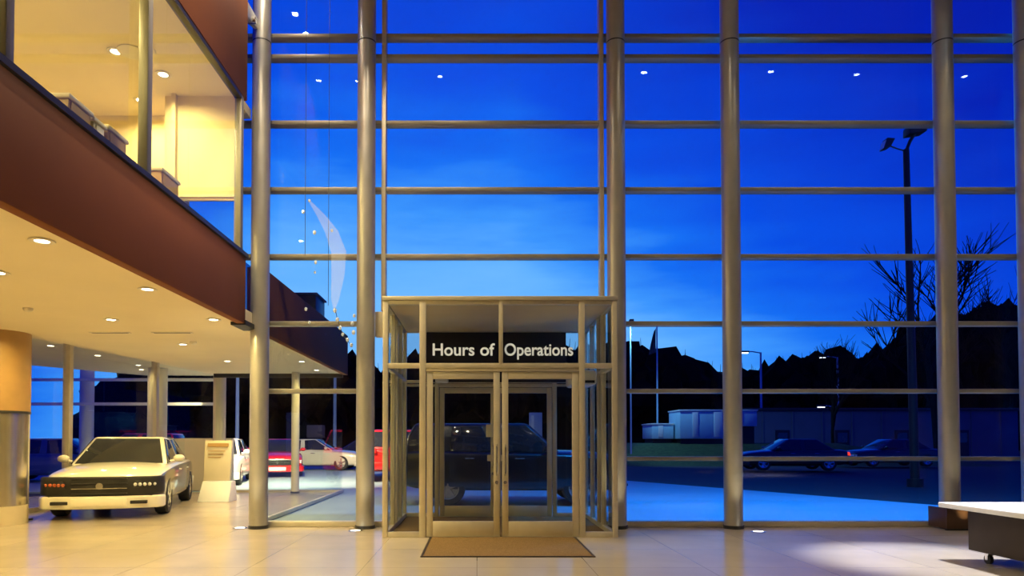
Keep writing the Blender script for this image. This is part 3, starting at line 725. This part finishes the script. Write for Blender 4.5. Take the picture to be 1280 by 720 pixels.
# ---------------------------------------------------------------- exterior ground
struct('ground_asphalt', MB().box(-90,110,10.75,150,-.30,-.06), M['asphalt'])
struct('ground_paving', MB().prism([(-40,17.9),(-9.7,17.9),(-3.5,17.9),(-3.5,10.76),(11.5,10.76),(9.61,14.4),(5.0,23.15),(-1.5,36),(-40,36)], -.10, -.015), M['paving'])
mb = MB(); 
def bermz(x, y):
    a = max(0, min(1, (y-37)/4.5)); a = a*a*(3-2*a); e = max(0, min(1, (x-7)/3))*max(0, min(1, (30-x)/8))
    return -.08 + 1.25*a*e
gx = [6+.8*i for i in range(33)]; gy = [36+.8*i for i in range(14)]
grid = [[mb.v((x,y,bermz(x,y)+random.uniform(0,.03))) for x in gx] for y in gy]
for i in range(len(gy)-1):
    for j in range(len(gx)-1): mb.f([grid[i][j],grid[i][j+1],grid[i+1][j+1],grid[i+1][j]])
lo = [[mb.v((x,y,-.3)) for x in (gx[0],gx[-1])] for y in (gy[0],gy[-1])]
mb.build('grass_bank', M['grass'], smooth=60)['kind'] = 'structure'
# hillside
mb = MB(); rows = []
for y in (95,105,116,130,150):
    row = []
    for i in range(60):
        x = -170+6.0*i
        hgt = {95:0,105:5.0,116:10.0,130:12.5,150:10}[y]*(1+.12*math.sin(x*.05)+.10*math.sin(x*.021+1)) * (1 if x > -46 else max(.02, 1+(x+46)*.085))
        row.append(mb.v((x,y,hgt-.2)))
    rows.append(row)
for a, b in zip(rows, rows[1:]):
    for i in range(59): mb.f([a[i],a[i+1],b[i+1],b[i]])
mb.build('hill', M['hill'], smooth=60)['kind'] = 'structure'
mb = MB()
def ridge(x):
    t = 14.6+1.9*math.sin(x*.09+.6)+1.2*math.sin(x*.23+2)+.7*math.sin(x*.6)
    if x > 62: t += min(7, (x-62)*.25)
    if x < -20: t += 2.5
    if x < -44: t *= max(.02, (x+58)/14)
    return t
for i in range(1500):
    x = random.uniform(-54,150); y = random.uniform(92,122); r = random.uniform(.9,2.3)
    top = ridge(x)+random.uniform(-2.2,.5)
    if y < 106: top *= random.uniform(.5,.9)
    mb.ball((x,y,top-r), r, 1, (1,1,random.uniform(1,1.7)), .3)
for i in range(420):
    x = random.uniform(-57,-38); r = random.uniform(1.3,2.4); y = random.uniform(92,110)
    mb.ball((x,y,max(.5,ridge(x)*random.uniform(0,.9)-r*.5)), r, 1, (1.2,1,1.2), .25)
for i in range(260):
    x = random.uniform(-50,150); r = random.uniform(2.2,3.4); y = random.uniform(100,120)
    mb.ball((x,y,ridge(x)-r*1.9), r, 2, (1.1,1,1.9), .2)
for i in range(700):
    x = random.uniform(-48,150); y = random.uniform(98,120); t = ridge(x); a = random.uniform(-.8,.8)
    mb.cyl((x,y,t-5),(x+a,y,t+random.uniform(-.8,1.5)),.16,.02,4)
o = mb.build('forest', M['forest']); tag(o, 'dark wooded ridge along the horizon outside the glass', 'forest', kind='stuff')

def bare_tree(x, y, h, spread, label, seed):
    rnd = random.Random(seed)
    t = empty('bare_tree', (x,y,-.06), label=label, cat='tree', group='leafless trees outside the right bays')
    trunk, twigs = MB(), MB()
    def grow(mb, p, d, ln, r, depth):
        pts, rs = [p], [r]
        q = p
        for i in range(4):
            d = (d+Vector((rnd.uniform(-.14,.14),rnd.uniform(-.14,.14),rnd.uniform(-.02,.10)))).normalized()
            q = q+d*ln/4; pts.append(q); rs.append(r*(1-.12*(i+1)))
            if depth > 0 and i >= 1:
                for _ in range(2 if depth > 1 else 3):
                    a = rnd.uniform(0,2*PI); side = Vector((math.cos(a),math.sin(a)*.6,0))
                    nd = (d*rnd.uniform(.6,1)+side*rnd.uniform(.5,.9)*spread+Vector((0,0,.25))).normalized()
                    grow(twigs, q, nd, ln*rnd.uniform(.5,.72), r*.5, depth-1)
        mb.tube(pts, rs, 6 if depth > 1 else 4)
    grow(trunk, Vector((0,0,0)), Vector((0,0,1)), h*.5, h*.016, 3)
    trunk.build('trunk', M['bark'], t, smooth=60); twigs.build('branches', M['bark'], t, smooth=60)
bare_tree(30.2, 44.5, 14.8, 1.15, 'wide bare tree behind the column with the boxed foot', 3)
bare_tree(22.0, 42, 7.6, .8, 'smaller bare tree poking above the ridge in the wide right bay', 11)
bare_tree(47.5, 60, 14.0, .9, 'bare tree rising near the right edge of the photo', 21)

# lamp posts, flagpole and the rest of the yard
g = empty('lamp_post', (13.25,20.6,-.06), label='tall black lamp post with floodlight head outside the right bay', cat='lamp post')
MB().cyl((0,0,0),(-.12,0,10.3),.13,.085,20).build('pole', M['dark'], g, smooth=40)
MB().cyl((0,0,0),(0,0,.25),.22,n=20).build('base', M['dark'], g, smooth=40)
MB().tube([(-.12,0,10.25),(.0,0,10.55),(.14,0,10.78)],.05,8).tube([(-.12,0,10.25),(-.4,0,10.33),(-.7,0,10.45)],.02,8).build('arm', M['dark'], g, smooth=40)
h = MB().hexa([(-.10,-.2,10.72),(.42,-.2,10.80),(.42,.2,10.80),(-.10,.2,10.72),(-.10,-.18,10.98),(.42,-.18,11.02),(.42,.18,11.02),(-.10,.18,10.98)]).build('floodlight_head', M['dark'], g, bevel=.03)
h = MB().hexa([(-.86,-.14,10.28),(-.66,-.14,10.34),(-.66,.14,10.34),(-.86,.14,10.28),(-.76,-.14,10.62),(-.52,-.14,10.60),(-.52,.14,10.60),(-.76,.14,10.62)]).build('floodlight_head', M['darkmetal'], g, bevel=.02)
MB().hexa([(-.88,-.11,10.30),(-.865,-.11,10.30),(-.865,.11,10.30),(-.88,.11,10.30),(-.80,-.11,10.55),(-.785,-.11,10.55),(-.785,.11,10.55),(-.80,.11,10.55)]).build('lens', M['headlamp'], h)
def street_lamp(x, y, h, arm, label, lit=5):
    g = empty('street_lamp', (x,y,-.06), label=label, cat='street lamp', group='distant street lamps')
    MB().cyl((0,0,0),(0,0,h),.12,.08,12).build('pole', M['cabin'], g, smooth=40)
    MB().tube([(0,0,h-.05),(arm*.6,0,h+.08),(arm,0,h+.05)],.05,8).build('arm', M['cabin'], g, smooth=40)
    hd = MB().box(arm-.45,arm+.25,-.16,.16,h-.02,h+.14).build('lamp_head', M['darkmetal'], g, bevel=.03)
    MB().box(arm-.36,arm+.16,-.13,.13,h-.08,h-.02).build('lens', M['streetlamp'], hd)
street_lamp(25.1,60,9.2,-1.3,'pale street lamp just right of the free-standing column')
street_lamp(37.2,70,10.0,-1.4,'distant lit street lamp against the dark ridge in the wide right bay')
street_lamp(31.6,60,4.4,-1.1,'short lit street lamp low in front of the dim building')
street_lamp(-18.5,40,5.6,1.2,'small street lamp beyond the far left window')
street_lamp(-13.4,38,6.0,1.0,'distant street lamp behind the show car roof')
street_lamp(-9.2,44,7.4,-1.0,'distant street lamp just left of the leftmost steel column')
fp = empty('flagpole', (11.95,45,0), label='slim flagpole with a limp flag outside right of the vestibule', cat='flagpole')
MB().cyl((0,0,-.1),(0,0,8.9),.07,.045,12).build('pole', M['cabin'], fp, smooth=40)
MB().ball((0,0,8.95),.09,2).build('finial', M['chrome'], fp, smooth=60)
mb = MB(); prev = None
for i in range(9):
    t_ = i/8; z = 8.8-1.6*t_; wd = .12+.55*t_*(1-.3*t_)
    r = []
    for j in range(7):
        u = j/6; r.append((-.06-wd*u, .09*math.sin(u*9+t_*3), z-.18*u))
    rr = [mb.v(p) for p in r] + [mb.v((p[0],p[1]+.015,p[2])) for p in r[::-1]]
    if prev:
        for j in range(14): mb.f([prev[j],prev[(j+1)%14],rr[(j+1)%14],rr[j]])
    else: mb.f(rr[::-1])
    prev = rr
mb.f(prev); mb.build('flag', M['flag'], fp, smooth=60)
p = empty('thin_mast', (9.06,40,0), label='thin pale mast close to the right edge of the vestibule', cat='mast')
MB().cyl((0,0,-.1),(0,0,8.3),.055,.04,10).build('pole', M['cabin'], p, smooth=40)
MB().cyl((0,0,-.1),(0,0,.15),.14,n=12).build('base', M['cabin'], p)
MB().box(-.10,.14,-.34,-.04,8.32,8.46).build('floodlight_head', M['darkmetal'], p, bevel=.02)  # head added to the mast to go with its added fill light
def cabin(x0, x1, y, z0, z1, label, strips):
    o = empty('site_cabin', ((x0+x1)/2,y,z0), label=label, cat='cabin', group='pale box cabins on the grass bank')
    off = ((x0+x1)/2,y,z0)
    MB(off).box(x0,x1,y,y+2.4,z0,z1).build('body', M['cabin'], o, bevel=.03)
    MB(off).box(x0-.05,x1+.05,y-.05,y+2.45,z1-.02,z1+.06).build('roof', M['white'], o, bevel=.01)
    for a, b in strips: MB(off).box(a,b,y-.03,y,z0+.1,z1-.08).build('door', M['white'], o, bevel=.01)
    MB(off).box(x0+.1,x1-.1,y+.2,y+2.2,-.1,z0).build('base', M['dark'], o)
cabin(12.25,15.1,41,1.45,3.15,'taller pale box cabin left of the free-standing column, with light door strips',((13.0,13.35),(14.3,14.8)))
cabin(10.8,12.15,42,1.45,2.35,'lower pale box cabin left of the taller one',((11.2,11.5),))
cabin(15.5,16.9,41,2.2,3.15,'small pale box raised above the bank right of the free-standing column',((15.8,16.0),))
o = empty('sign_pylon', (3.28,38,0), label='blue-lit upright sign pylon seen through the right door', cat='sign')
MB().box(-.36,.36,-.12,.12,.2,2.9).build('body', M['panelblue'], o, bevel=.02)
MB().box(-.25,-.10,-.135,-.12,.4,2.75).build('face_panel', M['cabin'], o)
MB().box(-.42,.42,-.18,.18,-.1,.2).build('base', M['building'], o)
o = empty('white_van_box', (2.0,38,0), label='small white box seen over the dark car through the right door', cat='kiosk')
MB().box(-.42,.42,-.4,.4,1.5,2.2).build('body', M['white'], o, bevel=.02)
MB().box(-.35,.35,-.3,.3,-.1,1.5).build('base', M['building'], o)
# long dim building
bl = empty('low_building', (27,49,0), label='long dim flat-roofed building across the yard behind the dark cars', cat='building')
bo = (27,49,0)
MB(bo).box(19.6,39,49,54,-.1,3.5).build('wall', M['building'], bl)
MB(bo).box(19.4,39.2,48.8,54.2,3.5,3.68).build('roof', M['darkmetal'], bl, bevel=.02)
for i in range(9):
    x = 20.6+2.15*i
    MB(bo).box(x-.05,x+.05,48.94,49,-.1,3.5).build('pilaster', M['building'], bl)
for i in range(4):
    x = 22.0+4.3*i
    fr = MB(bo).box(x-.5,x+.5,48.94,49,0,2.1).build('door', M['darkmetal'], bl)
    MB(bo).box(x-.35,x+.35,48.92,48.94,1.2,1.9).build('pane', M['carglass'], fr)

# ---------------------------------------------------------------- fill lights added in the yard
# warm fill light added out of sight at the wing end, brightens the parked cars
lamp_light('wing_fill_light', (-5.2,18.2,4.2), 900, (1,.78,.42), .3, 110, 'AREA', (math.radians(58),0,math.radians(12)))
lamp_light('mast_fill_light', (9.06,39.6,8.3), 1500, (.30,.72,1.0), .15, 100, 'SPOT', tuple(Vector((4.4,1.2,-6)).to_track_quat('-Z','Y').to_euler()), .6)  # cool fill light added at the mast top to brighten the cabins
# blue fill lights added under the roof edge to brighten the paving outside
for x, e in ((4.2,430),(8.5,430)):
    lamp_light('paving_fill_light', (x,11.2,8.7), e, (.004,.27,1.0), .3, 110, 'AREA', (math.radians(18),0,0))

SC.view_settings.view_transform = 'Standard'; SC.view_settings.look = 'None'
SC.view_settings.exposure = 0.0; SC.view_settings.gamma = 1.0; SC.view_settings.use_curve_mapping = False
